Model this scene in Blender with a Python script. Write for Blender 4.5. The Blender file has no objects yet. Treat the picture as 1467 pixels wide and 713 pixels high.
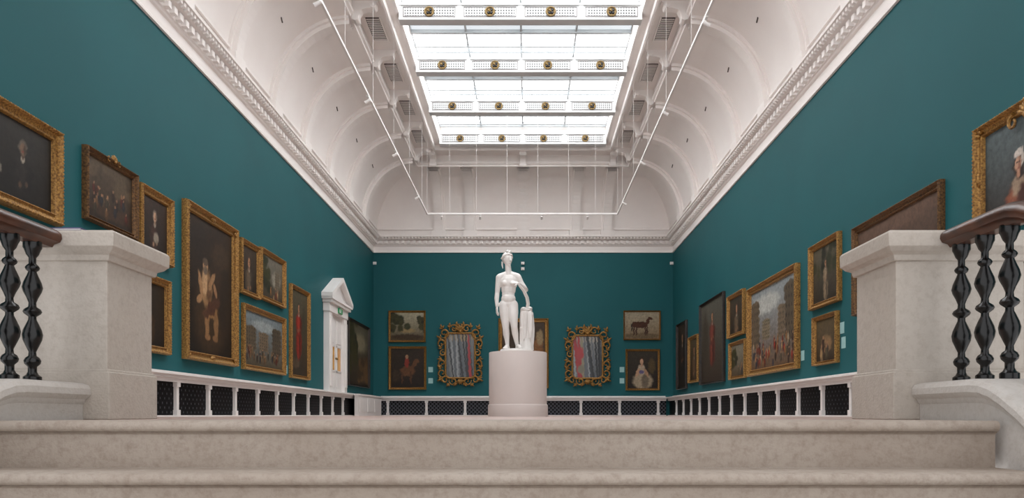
import bpy, math, random
import numpy as np
from mathutils import Vector, Matrix, Euler
rad=math.radians
sc=bpy.context.scene
try:
    sc.view_settings.view_transform='Standard'
    sc.view_settings.look='None'
except Exception as e: print(e)
COL=sc.collection
def s2l(c):
    c=c/255.0
    return c/12.92 if c<=.04045 else ((c+.055)/1.055)**2.4
def rgb(r,g,b): return (s2l(r),s2l(g),s2l(b),1)
# ---------------------------------------------------------------- materials
def mat(name,c1,c2=None,scale=3,rough=.6,metal=0,bump=0,bscale=None,detail=6,spec=.5,vec='Object',lo=.35,hi=.65):
    m=bpy.data.materials.new(name); m.use_nodes=True
    nt=m.node_tree; b=nt.nodes['Principled BSDF']
    b.inputs['Roughness'].default_value=rough; b.inputs['Metallic'].default_value=metal
    b.inputs['Specular IOR Level'].default_value=spec
    b.inputs['Base Color'].default_value=c1
    tc=nt.nodes.new('ShaderNodeTexCoord')
    if c2:
        n=nt.nodes.new('ShaderNodeTexNoise'); n.inputs['Scale'].default_value=scale; n.inputs['Detail'].default_value=detail
        nt.links.new(tc.outputs[vec],n.inputs['Vector'])
        r=nt.nodes.new('ShaderNodeValToRGB'); r.color_ramp.elements[0].position=lo; r.color_ramp.elements[1].position=hi
        r.color_ramp.elements[0].color=c1; r.color_ramp.elements[1].color=c2
        nt.links.new(n.outputs['Fac'],r.inputs['Fac']); nt.links.new(r.outputs['Color'],b.inputs['Base Color'])
    if bump:
        n2=nt.nodes.new('ShaderNodeTexNoise'); n2.inputs['Scale'].default_value=bscale or scale*6; n2.inputs['Detail'].default_value=5
        nt.links.new(tc.outputs[vec],n2.inputs['Vector'])
        bp=nt.nodes.new('ShaderNodeBump'); bp.inputs['Strength'].default_value=bump; bp.inputs['Distance'].default_value=.01
        nt.links.new(n2.outputs['Fac'],bp.inputs['Height']); nt.links.new(bp.outputs['Normal'],b.inputs['Normal'])
    return m
M={}
M['teal']=mat('teal_paint',rgb(20,84,89),rgb(23,89,94),scale=.6,rough=.65,bump=.05,bscale=60,spec=.3)
M['plaster']=mat('white_plaster',rgb(238,231,227),rgb(242,236,232),scale=1.2,rough=.8)
M['white']=mat('white_trim',rgb(230,225,222),rgb(236,232,229),scale=2,rough=.5)
M['skyw']=mat('skylight_white',rgb(212,213,213),rgb(217,218,218),scale=2,rough=.5)
M['bars']=mat('glazing_bar',rgb(176,181,184),rgb(184,188,190),scale=2,rough=.5)
def stone(name,c1,c2,c3,ms):
    m=mat(name,c1,c2,scale=2.2,rough=.8,bump=.35,bscale=70,detail=12,lo=.3,hi=.7)
    nt=m.node_tree; b=nt.nodes['Principled BSDF']; src=b.inputs['Base Color'].links[0].from_socket
    tc=nt.nodes.new('ShaderNodeTexCoord'); n=nt.nodes.new('ShaderNodeTexNoise'); n.inputs['Scale'].default_value=ms; n.inputs['Detail'].default_value=12; n.inputs['Roughness'].default_value=.75
    nt.links.new(tc.outputs['Object'],n.inputs['Vector'])
    r=nt.nodes.new('ShaderNodeValToRGB'); r.color_ramp.elements[0].position=.46; r.color_ramp.elements[0].color=(0,0,0,1); r.color_ramp.elements[1].position=.8; r.color_ramp.elements[1].color=(1,1,1,1)
    nt.links.new(n.outputs['Fac'],r.inputs['Fac'])
    mx=nt.nodes.new('ShaderNodeMix'); mx.data_type='RGBA'; mx.inputs[7].default_value=c3
    nt.links.new(r.outputs['Color'],mx.inputs[0]); nt.links.new(src,mx.inputs[6]); nt.links.new(mx.outputs[2],b.inputs['Base Color'])
    return m
M['stone']=stone('limestone',rgb(190,181,171),rgb(183,173,162),rgb(166,154,143),26)
M['stone2']=stone('worn_step_stone',rgb(172,160,148),rgb(160,146,133),rgb(134,118,105),24)
M['curb']=stone('pale_stone',rgb(200,194,188),rgb(194,187,180),rgb(180,171,162),26)
M['floor']=mat('gallery_floor',rgb(196,172,162),rgb(172,146,136),scale=3,rough=.4)
M['black']=mat('black_iron',rgb(7,6,7),rgb(12,11,11),scale=8,rough=.25,spec=.45)
M['wood']=mat('mahogany',rgb(92,50,28),rgb(50,25,14),scale=7,rough=.3,detail=8)
M['marble']=mat('white_marble',rgb(240,236,232),rgb(232,228,224),scale=5,rough=.45)
M['ped']=mat('pink_white_pedestal',rgb(212,200,195),rgb(216,204,199),scale=2,rough=.6)
M['gilt']=mat('gilt_wood',rgb(182,138,72),rgb(112,76,36),scale=48,rough=.42,metal=.45,bump=.6,bscale=110,detail=8)
M['giltdark']=mat('aged_gilt',rgb(128,92,52),rgb(70,46,26),scale=48,rough=.45,metal=.35,bump=.6,bscale=110,detail=8)
M['darkwood']=mat('dark_frame',rgb(48,34,24),rgb(24,17,13),scale=12,rough=.4,bump=.3)
M['gold']=mat('gold_leaf',rgb(128,104,54),rgb(92,68,30),scale=30,rough=.35,metal=.3)
M['label']=mat('label_card',rgb(150,190,190),rgb(155,195,193),scale=3,rough=.6)
M['vent']=mat('dark_vent',rgb(60,48,45),rgb(90,76,72),scale=20,rough=.6)
M['leaf']=mat('leaflet_paper',rgb(70,66,100),rgb(95,90,130),scale=20,rough=.6)
M['green']=mat('exit_green',rgb(20,140,80),rgb(22,150,85),scale=3,rough=.4)
M['amber']=mat('amber_glass',rgb(205,140,60),rgb(225,170,90),scale=5,rough=.2)
def vor(name,sc_,rot,p0,c0,p1,c1,spec):
    m=mat(name,c0,rough=.5,spec=spec); nt=m.node_tree; b=nt.nodes['Principled BSDF']
    tc=nt.nodes.new('ShaderNodeTexCoord'); mp=nt.nodes.new('ShaderNodeMapping'); mp.inputs['Rotation'].default_value=rot
    vo=nt.nodes.new('ShaderNodeTexVoronoi'); vo.inputs['Scale'].default_value=sc_; vo.inputs['Randomness'].default_value=0
    nt.links.new(tc.outputs['Object'],mp.inputs['Vector']); nt.links.new(mp.outputs['Vector'],vo.inputs['Vector'])
    rp=nt.nodes.new('ShaderNodeValToRGB'); rp.color_ramp.elements[0].position=p0; rp.color_ramp.elements[0].color=c0
    rp.color_ramp.elements[1].position=p1; rp.color_ramp.elements[1].color=c1
    nt.links.new(vo.outputs['Distance'],rp.inputs['Fac']); nt.links.new(rp.outputs['Color'],b.inputs['Base Color']); return m
M['lattice']=vor('black_lattice',12,(rad(45),0,0),.54,rgb(3,3,5),.64,rgb(78,78,84),.1)
M['lattice_back']=vor('black_lattice_back',12,(0,rad(45),0),.54,rgb(3,3,5),.64,rgb(78,78,84),.1)
M['perf']=vor('perforated_white',20,(0,0,0),.26,rgb(48,48,48),.38,rgb(192,193,193),.3)
GLASS_E=6.6
def glass(name,col,e):
    m=bpy.data.materials.new(name); m.use_nodes=True; nt=m.node_tree; b=nt.nodes['Principled BSDF']
    b.inputs['Base Color'].default_value=(.3,.33,.35,1); b.inputs['Roughness'].default_value=.3
    b.inputs['Emission Color'].default_value=col; b.inputs['Emission Strength'].default_value=e; return m
M['glass']=glass('daylit_glass',(.98,.99,1,1),GLASS_E)
M['glass2']=glass('shaded_glass',(.66,.71,.74,1),.95)
m=bpy.data.materials.new('oil_canvas'); m.use_nodes=True; nt=m.node_tree; b=nt.nodes['Principled BSDF']
at=nt.nodes.new('ShaderNodeAttribute'); at.attribute_name='paint'
tc=nt.nodes.new('ShaderNodeTexCoord'); n=nt.nodes.new('ShaderNodeTexNoise'); n.inputs['Scale'].default_value=17; n.inputs['Detail'].default_value=10; n.inputs['Roughness'].default_value=.7
nt.links.new(tc.outputs['Object'],n.inputs['Vector'])
rp=nt.nodes.new('ShaderNodeValToRGB'); rp.color_ramp.elements[0].position=.3; rp.color_ramp.elements[0].color=(.5,.48,.46,1); rp.color_ramp.elements[1].position=.7; rp.color_ramp.elements[1].color=(1.1,1.06,1.02,1)
mx=nt.nodes.new('ShaderNodeMix'); mx.data_type='RGBA'; mx.blend_type='MULTIPLY'; mx.inputs[0].default_value=1
nt.links.new(n.outputs['Fac'],rp.inputs['Fac']); nt.links.new(at.outputs['Color'],mx.inputs[6]); nt.links.new(rp.outputs['Color'],mx.inputs[7])
nt.links.new(mx.outputs[2],b.inputs['Base Color']); b.inputs['Roughness'].default_value=.5; b.inputs['Specular IOR Level'].default_value=.3
M['canvas']=m
m=bpy.data.materials.new('painted_mirror'); m.use_nodes=True; nt=m.node_tree; b=nt.nodes['Principled BSDF']  # mirror reflections are painted into the base colour
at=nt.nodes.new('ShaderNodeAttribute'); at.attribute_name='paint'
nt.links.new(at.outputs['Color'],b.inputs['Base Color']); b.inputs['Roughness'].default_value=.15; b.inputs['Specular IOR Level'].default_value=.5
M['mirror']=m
# ---------------------------------------------------------------- mesh builder
class MB:
    def __init__(s): s.v=[]; s.f=[]; s.m=[]
    def add(s,vs,fs,mi=0):
        o=len(s.v); s.v+= [tuple(p) for p in vs]
        for f in fs: s.f.append(tuple(i+o for i in f)); s.m.append(mi)
    def box(s,x0,x1,y0,y1,z0,z1,mi=0):
        s.add([(x0,y0,z0),(x1,y0,z0),(x1,y1,z0),(x0,y1,z0),(x0,y0,z1),(x1,y0,z1),(x1,y1,z1),(x0,y1,z1)],
          [(0,3,2,1),(4,5,6,7),(0,1,5,4),(1,2,6,5),(2,3,7,6),(3,0,4,7)],mi)
    def lathe(s,prof,c=(0,0,0),seg=24,R=None,mi=0,sx=1,sy=1):
        vs=[];fs=[]; c=Vector(c); n=len(prof)
        for (r,z) in prof:
            for k in range(seg):
                a=2*math.pi*k/seg; p=Vector((r*math.cos(a)*sx,r*math.sin(a)*sy,z))
                if R: p=R@p
                vs.append(p+c)
        for i in range(n-1):
            for k in range(seg):
                k2=(k+1)%seg; fs.append((i*seg+k,i*seg+k2,(i+1)*seg+k2,(i+1)*seg+k))
        fs.append(tuple(range(seg-1,-1,-1))); fs.append(tuple((n-1)*seg+k for k in range(seg)))
        s.add(vs,fs,mi)
    def ell(s,c,r,R=None,seg=12,rings=8,mi=0):
        if not hasattr(r,'__len__'): r=(r,r,r)
        c=Vector(c); vs=[];fs=[]
        def T(p):
            p=Vector(p)
            if R: p=R@p
            return p+c
        vs.append(T((0,0,-r[2])))
        for i in range(1,rings):
            t=math.pi*i/rings-math.pi/2
            for k in range(seg):
                a=2*math.pi*k/seg
                vs.append(T((r[0]*math.cos(t)*math.cos(a),r[1]*math.cos(t)*math.sin(a),r[2]*math.sin(t))))
        vs.append(T((0,0,r[2])))
        for k in range(seg): fs.append((0,1+(k+1)%seg,1+k))
        for i in range(rings-2):
            for k in range(seg):
                k2=(k+1)%seg; a=1+i*seg; b_=a+seg
                fs.append((a+k,a+k2,b_+k2,b_+k))
        a=1+(rings-2)*seg; L=len(vs)-1
        for k in range(seg): fs.append((a+k,a+(k+1)%seg,L))
        s.add(vs,fs,mi)
    def tube(s,pts,rads,seg=8,mi=0,flat=1):
        pts=[Vector(p) for p in pts]; vs=[];fs=[]; n=len(pts)
        if not hasattr(rads,'__len__'): rads=[rads]*n
        prev=None
        for i,p in enumerate(pts):
            t=(pts[min(i+1,n-1)]-pts[max(i-1,0)]).normalized()
            if prev is None:
                u=t.orthogonal().normalized()
            else:
                u=(prev-t*prev.dot(t)).normalized()
            prev=u; w=t.cross(u)
            for k in range(seg):
                a=2*math.pi*k/seg; vs.append(p+(u*math.cos(a)+w*math.sin(a)*flat)*rads[i])
        for i in range(n-1):
            for k in range(seg):
                k2=(k+1)%seg; fs.append((i*seg+k,i*seg+k2,(i+1)*seg+k2,(i+1)*seg+k))
        fs.append(tuple(range(seg-1,-1,-1))); fs.append(tuple((n-1)*seg+k for k in range(seg)))
        s.add(vs,fs,mi)
    def caps(s,pts,rads,seg=14):
        for i in range(len(pts)):
            s.ell(pts[i],rads[i],seg=seg,rings=10)
            if i: s.tube([pts[i-1],pts[i]],[rads[i-1],rads[i]],seg=seg)
    def extr(s,poly,fn,w0,w1,mi=0):
        n=len(poly); vs=[fn(p[0],p[1],w0) for p in poly]+[fn(p[0],p[1],w1) for p in poly]
        fs=[(i,(i+1)%n,(i+1)%n+n,i+n) for i in range(n)]+[tuple(range(n-1,-1,-1)),tuple(range(n,2*n))]
        s.add(vs,fs,mi)
    def obj(s,name,mats,parent=None,smooth=35,label=None,cat=None,kind=None,bevel=0,loc=None,fix=True):
        me=bpy.data.meshes.new(name); me.from_pydata(s.v,[],s.f); me.validate()
        if not isinstance(mats,(list,tuple)): mats=[mats]
        for mm in mats: me.materials.append(M[mm])
        if len(mats)>1 and len(me.polygons)==len(s.m): me.polygons.foreach_set('material_index',s.m)
        if fix:
            import bmesh
            bm=bmesh.new(); bm.from_mesh(me); bmesh.ops.recalc_face_normals(bm,faces=bm.faces); bm.to_mesh(me); bm.free()
        if smooth:
            me.shade_smooth()
            me.set_sharp_from_angle(angle=rad(smooth))
        ob=bpy.data.objects.new(name,me); COL.objects.link(ob)
        if bevel:
            bv=ob.modifiers.new('bevel','BEVEL'); bv.width=bevel; bv.segments=3; bv.limit_method='ANGLE'; bv.angle_limit=rad(40)
        if parent: ob.parent=parent
        if loc: ob.location=loc
        tag(ob,label,cat,kind)
        return ob
def tag(ob,label=None,cat=None,kind=None,group=None):
    if label: ob['label']=label
    if cat: ob['category']=cat
    if kind: ob['kind']=kind
    if group: ob['group']=group
def empty(name,loc=(0,0,0),rz=0,label=None,cat=None,group=None,kind=None):
    e=bpy.data.objects.new(name,None); e.empty_display_size=.1; COL.objects.link(e)
    e.location=loc; e.rotation_euler=(0,0,rz); tag(e,label,cat,kind,group); return e
def copyo(o,parent=None,loc=None,rot=None):
    c=o.copy(); COL.objects.link(c)
    if parent: c.parent=parent
    if loc is not None: c.location=loc
    if rot is not None: c.rotation_euler=rot
    return c
# ---------------------------------------------------------------- constants
C=-.137; HW=4.57; XL=C-HW; XR=C+HW; YB=23.4; Y0=2.6; BO=YB-HW
# ---------------------------------------------------------------- camera
cam=bpy.data.cameras.new('camera'); co=bpy.data.objects.new('camera',cam); COL.objects.link(co)
co.location=(0,0,.025); co.rotation_euler=(rad(90),0,0)
cam.sensor_width=36; cam.lens=36*1100/1467; cam.shift_x=-22.5/1467; cam.shift_y=237.5/1467; cam.clip_start=.05
sc.camera=co
w=bpy.data.worlds.new('world'); sc.world=w; w.use_nodes=True
w.node_tree.nodes['Background'].inputs[0].default_value=(.98,.98,1,1)
w.node_tree.nodes['Background'].inputs[1].default_value=1.35
# ---------------------------------------------------------------- room shell
def wall(name,x0,x1,y0,y1,z0,z1,mt='teal'):
    b=MB(); b.box(x0,x1,y0,y1,z0,z1); return b.obj(name,mt,smooth=0,kind='structure',label='teal painted gallery wall',cat='wall')
wall('wall_left',XL-.2,XL,Y0,YB+.2,-.1,5.6)
wall('wall_right',XR,XR+.2,Y0,YB+.2,-.1,5.6)
wall('wall_back',XL,XR,YB,YB+.2,-.1,5.6)
b=MB(); b.box(XL,XR,4.0,YB,-.12,0)
b.obj('floor','floor',smooth=0,kind='structure',label='polished brown gallery floor',cat='floor')
def usweep(b,prof,y0=Y0,close=False):
    vs=[];fs=[];n=len(prof)
    for (h,z) in prof:
        vs+=[(C-h,y0,z),(C-h,BO+h,z),(C+h,BO+h,z),(C+h,y0,z)]
    for i in range(n-1):
        for k in range(3): fs.append((i*4+k,i*4+k+1,i*4+4+k+1,i*4+4+k))
    b.add(vs,fs)
# cornice
b=MB()
pf=[(0,4.96),(.035,4.96),(.035,5.0),(.02,5.02),(.02,5.15),(.05,5.165),(.06,5.19),(.08,5.2),(.08,5.3),(.13,5.315),(.17,5.345),(.2,5.385),(.26,5.395),(.26,5.44),(.24,5.455),(.10,5.46)]
usweep(b,[(HW-o,z) for o,z in pf])
def side_fn(side,y):
    if side=='L': return lambda h,z,w_: (C-h,y+w_,z)
    if side=='R': return lambda h,z,w_: (C+h,y+w_,z)
    return lambda h,z,w_: (y+w_,BO+h,z)
dp=[(HW-.07,5.215),(HW-.15,5.215),(HW-.15,5.3),(HW-.07,5.3)]
dp2=[(HW-.19,5.325),(HW-.235,5.345),(HW-.24,5.39),(HW-.15,5.39)]
y=6.0
while y<YB-.2:
    for s in 'LR': b.extr(dp,side_fn(s,y),0,.09)
    y+=.17
y=6.0
while y<YB-.3:
    for s in 'LR': b.extr(dp2,side_fn(s,y),0,.05)
    y+=.1
x=XL+.2
while x<XR-.25:
    b.extr(dp,side_fn('B',x),0,.09); x+=.17
x=XL+.3
while x<XR-.3:
    b.extr(dp2,side_fn('B',x),0,.05); x+=.1
b.obj('trim_1','plaster',smooth=30,kind='structure',label='white plaster dentil cornice above the teal walls',cat='cornice')
# ceiling
b=MB()
cove=[(3.03+1.42*math.cos(rad(t)),5.45+1.63*math.sin(rad(t))) for t in range(0,91,5)]
prof=cove+[(3.03,7.08),(3.0,7.08),(3.0,7.13),(2.96,7.15),(2.96,7.22),(3.0,7.24),(3.0,7.40),(2.5,7.40),(2.5,7.37),(2.46,7.35),(2.43,7.37),(2.43,7.5),(2.35,7.52),(2.28,7.56),(2.28,7.98),(2.2,8.0)]
usweep(b,prof)
b.box(C-3.0,C+3.0,Y0,6.0,7.4,8.1)
ceil=b.obj('ceiling','plaster',smooth=32,kind='structure',label='pale coved plaster ceiling around a long skylight',cat='ceiling')
def rib(name,fn):
    b=MB()
    for wd,th in ((.19,.05),(.13,.12)):
        N=18
        outer=[(3.03+1.42*math.cos(rad(90*i/N)),5.45+1.63*math.sin(rad(90*i/N))) for i in range(N+1)]
        inner=[(3.03+(1.42-th)*math.cos(rad(90*i/N)),5.45+(1.63-th)*math.sin(rad(90*i/N))) for i in range(N+1)]
        for i in range(N):
            q=[outer[i],outer[i+1],inner[i+1],inner[i]]
            vs=[fn(p[0],p[1],-wd) for p in q]+[fn(p[0],p[1],wd) for p in q]
            b.add(vs,[(3,2,6,7),(0,1,2,3),(4,7,6,5)])
    b.extr([(4.46,5.44),(4.31,5.44),(4.31,5.58),(4.46,5.58)],fn,-.21,.21)
    b.obj(name,'plaster',parent=ceil,smooth=30,fix=False)
RY=[6.35,8.2,10.05,11.9,13.75,15.6,17.5,19.4,21.3]
for s in 'LR':
    for y in RY: rib('rib',side_fn(s,y))
for x in (-2.55,-1.6,0,1.6,2.55): rib('rib',side_fn('B',C+x))
b=MB(); usweep(b,[(4.47,5.62),(4.40,5.62),(4.40,5.66),(4.43,5.68)])
b.obj('moulding','plaster',parent=ceil,smooth=30)
def console(fn):
    b=MB()
    pl=[(2.97,7.06),(2.93,7.04),(2.88,7.08),(2.87,7.16),(2.82,7.24),(2.72,7.27),(2.62,7.27),(2.56,7.31),(2.56,7.36),(2.52,7.37),(2.52,7.4),(3.0,7.4),(3.0,7.06)]
    b.extr(pl,fn,-.08,.08)
    for (h,z,r) in ((2.93,7.1,.06),(2.62,7.32,.05)):
        pts=[(h+r*math.cos(rad(a)),z+r*math.sin(rad(a))) for a in range(0,360,30)]
        b.extr(pts,fn,-.105,.105)
    b.obj('console_bracket','plaster',parent=ceil,smooth=30)
def vent(fn):
    b=MB(); b.extr([(2.62,7.385),(2.88,7.385),(2.88,7.402),(2.62,7.402)],fn,-.42,.42,0)
    for i in range(12):
        w0=-.40+i*.07
        b.extr([(2.63,7.378),(2.87,7.378),(2.87,7.386),(2.63,7.386)],fn,w0,w0+.03,1)
    for h in (2.59,2.88):
        b.extr([(h,7.37),(h+.03,7.37),(h+.03,7.402),(h,7.402)],fn,-.45,.45,1)
    b.obj('vent_grille',['vent','plaster'],parent=ceil,smooth=0)
for s in 'LR':
    for y in RY: console(side_fn(s,y))
    for i in range(len(RY)-1):
        ym=(RY[i]+RY[i+1])/2; vent(side_fn(s,ym))
        fn=side_fn(s,ym); hh=3.03+1.42*math.cos(rad(48)); zz=5.45+1.63*math.sin(rad(48))
        b=MB(); b.tube([fn(hh,zz,0),fn(hh-.02,zz-.09,0)],.012,seg=6); b.obj('ceiling_hook','vent',parent=ceil)
for x in (-2.55,0,2.55): console(side_fn('B',C+x))
# skylight
BY=[7.7,9.95,12.2,14.4,16.6,18.8,21.0]
def medallion(parent,x,y,z):
    b=MB(); R=Matrix.Rotation(rad(90),3,'X')
    b.lathe([(.0,0),(.088,0),(.098,.012),(.088,.03),(.07,.03),(.066,.012),(.0,.012)],(x,y,z),20,R,0)
    for k in range(4):
        a=rad(45+90*k); b.ell((x+.036*math.cos(a),y-.02,z+.036*math.sin(a)),(.028,.014,.028),seg=8,rings=6,mi=1 if k!=1 else 0)
    b.ell((x,y-.025,z),(.018,.02,.018),seg=8,rings=6,mi=0)
    b.obj('medallion',['gold','black'],parent=parent,smooth=40)
ti=2
for y in BY:
    b=MB(); x0=C-2.28; x1=C+2.28
    b.box(x0,x1,y,y+.16,7.44,7.72)
    b.box(x0,x1,y-.03,y+.19,7.42,7.455); b.box(x0,x1,y-.03,y+.19,7.695,7.73)
    W=(x1-x0)/4
    for k in range(5):
        xx=x0+k*W; b.box(max(xx-.04,x0),min(xx+.04,x1),y-.02,y+.1,7.45,7.7)
    bo=b.obj('trim_%d'%ti,'skyw',smooth=0,kind='structure',label='white skylight cross beam with gilt medallions',cat='skylight beam'); ti+=1
    for k in range(4):
        p=MB(); xa=x0+k*W; p.box(xa+.11,xa+W-.11,y-.008,y,7.505,7.65)
        p.obj('perforated_panel','perf',parent=bo,smooth=0)
        q=MB()
        for (a0,a1,c0,c1) in ((.08,W-.08,7.482,7.492),(.08,W-.08,7.663,7.673),(.08,.09,7.482,7.673),(W-.09,W-.08,7.482,7.673)):
            q.box(xa+a0,xa+a1,y-.006,y,c0,c1)
        q.obj('recess_shade_line','vent',parent=bo,smooth=0)  # dark strips imitate the shade line around a recessed panel
        medallion(bo,xa+W/2,y-.008,7.578)
ys=[6.0]+BY+[BO+2.28]
for i in range(len(ys)-1):
    ya=ys[i]; yb=ys[i+1]; L=yb-ya; last=(i==len(ys)-2)
    b=MB()
    if last or i==0: b.box(C-2.28,C+2.28,ya,yb,7.98,7.99,0)
    else:
        b.box(C-2.28,C+2.28,ya,ya+.5*L,7.98,7.99,0); b.box(C-2.28,C+2.28,ya+.5*L,ya+.66*L,7.98,7.99,2); b.box(C-2.28,C+2.28,ya+.66*L,yb,7.98,7.99,0)
    W=4.56/4
    for k in range(5):
        xx=C-2.28+k*W; b.box(max(xx-.02,C-2.28),min(xx+.02,C+2.28),ya,yb,7.93,7.98,1)
    for f in ((0.0,) if last else (0.04,.66,.93)):
        b.box(C-2.28,C+2.28,ya+f*L,ya+f*L+.07,7.91,7.98,1)
    b.obj('window_%d'%(i+1),['glass','bars','glass2'],smooth=0,kind='structure',label='bright daylit skylight glazing with white bars',cat='skylight')
# ---------------------------------------------------------------- dado
def dado(name,fn,L,posts,label,lm='lattice'):
    def bx(b,u0,u1,p0,p1,z0,z1,mi=0):
        vs=[fn(u,p,z) for z in (z0,z1) for (u,p) in ((u0,p0),(u1,p0),(u1,p1),(u0,p1))]
        b.add(vs,[(0,3,2,1),(4,5,6,7),(0,1,5,4),(1,2,6,5),(2,3,7,6),(3,0,4,7)],mi)
    b=MB(); u0,u1=L
    bx(b,u0,u1,0,.2,.50,.54); bx(b,u0,u1,0,.23,.54,.565); bx(b,u0,u1,0,.17,.45,.5); bx(b,u0,u1,0,.03,.565,.60); bx(b,u0,u1,0,.17,0,.02)
    o=b.obj(name,'white',smooth=0,kind='structure',label=label,cat='dado')
    p=MB(); bx(p,u0,u1,0,.11,.02,.45); p.obj('lattice_panel',lm,parent=o,smooth=0)
    for u in posts:
        q=MB(); bx(q,u-.035,u+.035,.1,.15,.08,.40); bx(q,u-.05,u+.05,.1,.165,.02,.09); bx(q,u-.05,u+.05,.1,.165,.39,.45)
        q.obj('post','white',parent=o,smooth=0)
dado('baseboard_left',lambda u,p,z:(XL+p,u,z),(4.55,YB),[5+1.0*i for i in range(15)],'white dado rail with posts over black lattice panels')
dado('baseboard_right',lambda u,p,z:(XR-p,u,z),(4.55,YB),[5.2+1.0*i for i in range(18)],'white dado rail with posts over black lattice panels')
dado('baseboard_back',lambda u,p,z:(u,YB-p,z),(XL+.24,XR-.24),[C-4.1+1.17*i for i in range(8)],'white dado rail with posts over black lattice panels','lattice_back')
b=MB(); b.box(XL+.24,XL+.34,19.8,22.9,0,.56); b.box(XL+.24,XL+.36,19.75,22.95,.53,.57)
for i in range(3): b.box(XL+.34,XL+.352,19.95+i*.97,20.8+i*.97,.1,.46)
b.obj('low_cabinet','white',smooth=0,label='low white painted cabinet against the wall base',cat='cabinet')
# ---------------------------------------------------------------- door
dr=empty('door_1',(XL,18.55,0),rad(90),'white panelled door with classical pediment','door',kind='structure')
b=MB()
for s in (-1,1):
    x0,x1=sorted((s*.60,s*.86)); b.box(x0,x1,-.14,0,.56,2.42)
    x0,x1=sorted((s*.66,s*.80)); b.box(x0,x1,-.165,-.13,.7,2.3)
b.box(-.9,.9,-.16,0,2.42,2.62); b.box(-.95,.95,-.22,0,2.62,2.70)
b.obj('door_frame','white',parent=dr,smooth=0,bevel=.006)
b=MB()
tri=[(-1.0,2.70),(1.0,2.70),(1.0,2.76),(0,3.24),(-1.0,2.76)]
b.extr(tri,lambda a,z,w_:(a,-w_,z),0,.14)
for s in (-1,1):
    q=[(s*1.04,2.74),(s*1.04,2.83),(0,3.33),(0,3.23)]
    b.extr(q,lambda a,z,w_:(a,-w_,z),0,.26)
b.box(-1.02,1.02,-.25,0,2.695,2.745)
b.obj('pediment','white',parent=dr,smooth=0)
for s in (-1,1):
    b=MB(); x0,x1=sorted((s*.01,s*.60)); b.box(x0,x1,-.06,0,.56,2.42)
    for z0,z1 in ((.68,1.0),(1.75,2.3)): b.box(x0+.1,x1-.1,-.075,-.06,z0,z1)
    for (a0,a1,c0,c1) in ((.08,.51,1.06,1.09),(.08,.51,1.66,1.69),(.08,.11,1.06,1.69),(.48,.51,1.06,1.69)):
        b.box(x0+a0,x0+a1,-.08,-.06,c0,c1)
    lf=b.obj('door_leaf','white',parent=dr,smooth=0)
    g=MB(); g.box(x0+.12,x0+.47,-.068,-.06,1.1,1.65); g.obj('glass_pane','amber',parent=dr,smooth=0)
    g=MB(); g.ell((s*.06,-.09,1.38),(.025,.025,.025)); g.tube([(s*.06,-.05,1.38),(s*.06,-.09,1.38)],.01); g.obj('door_knob','gold',parent=dr)
es=empty('exit_sign',(XL+.165,18.55,2.46),rad(90),'green illuminated emergency exit sign over the door','exit sign')
b=MB(); b.box(-.17,.17,-.03,0,0,.12); b.obj('sign_box','green',parent=es,smooth=0)
b=MB(); b.ell((.02,-.034,.10),(.012,.004,.012)); b.tube([(.01,-.034,.085),(-.01,-.034,.05)],.011,flat=.4); b.tube([(-.01,-.034,.05),(.03,-.034,.015)],.007,flat=.4); b.tube([(-.01,-.034,.05),(-.05,-.034,.025)],.007,flat=.4)
b.box(-.14,-.08,-.034,-.03,.02,.10); b.obj('running_figure_symbol','white',parent=es)
# ---------------------------------------------------------------- paintings
def paint_mesh(name,w,h,y,spec,matn,parent,z0,x0):
    nx=max(16,min(130,int(w*70))); nz=max(16,min(140,int(h*70)))
    U,V=np.meshgrid(np.linspace(0,1,nx+1),np.linspace(0,1,nz+1))
    top,bot,blobs=spec
    lin=lambda c: np.array([s2l(q) for q in c])
    t=lin(top); bo_=lin(bot)
    Cc=bo_[None,None,:]*(1-V[...,None])+t[None,None,:]*V[...,None]
    Uw=U+.010*np.sin(V*37+U*11)+.006*np.sin(V*83+1.7); Vw=V+.010*np.sin(U*41+V*13)+.006*np.sin(U*90+.6)
    for bl in blobs:
        cx,cy,rx,ry,col=bl[:5]; soft=bl[5] if len(bl)>5 else .35; ang=rad(bl[6]) if len(bl)>6 else 0
        big=min(1,max(0,(max(rx,ry)-.05)*10)); du=(U*(1-big)+Uw*big)-cx; dv=(V*(1-big)+Vw*big)-cy
        if ang:
            asp=h/w; du,dv=(du*math.cos(ang)+dv*asp*math.sin(ang)),(-du*math.sin(ang)/asp+dv*math.cos(ang))
        if rx<=0 or ry<=0: continue
        d=np.sqrt((du/rx)**2+(dv/ry)**2)
        a=np.clip((1+soft/2-d)/soft,0,1); a=a*a*(3-2*a)
        Cc=Cc*(1-a[...,None])+lin(col)[None,None,:]*a[...,None]
    vs=[(x0+w*u,y,z0+h*v) for u,v in zip(U.ravel(),V.ravel())]
    fs=[(j*(nx+1)+i,j*(nx+1)+i+1,(j+1)*(nx+1)+i+1,(j+1)*(nx+1)+i) for j in range(nz) for i in range(nx)]
    me=bpy.data.meshes.new(name); me.from_pydata(vs,[],fs)
    ca=me.color_attributes.new('paint','FLOAT_COLOR','POINT')
    arr=np.ones((len(vs),4)); arr[:,:3]=Cc.reshape(-1,3); ca.data.foreach_set('color',arr.ravel())
    me.materials.append(M[matn])
    o=bpy.data.objects.new(name,me); COL.objects.link(o); o.parent=parent; return o
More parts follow.
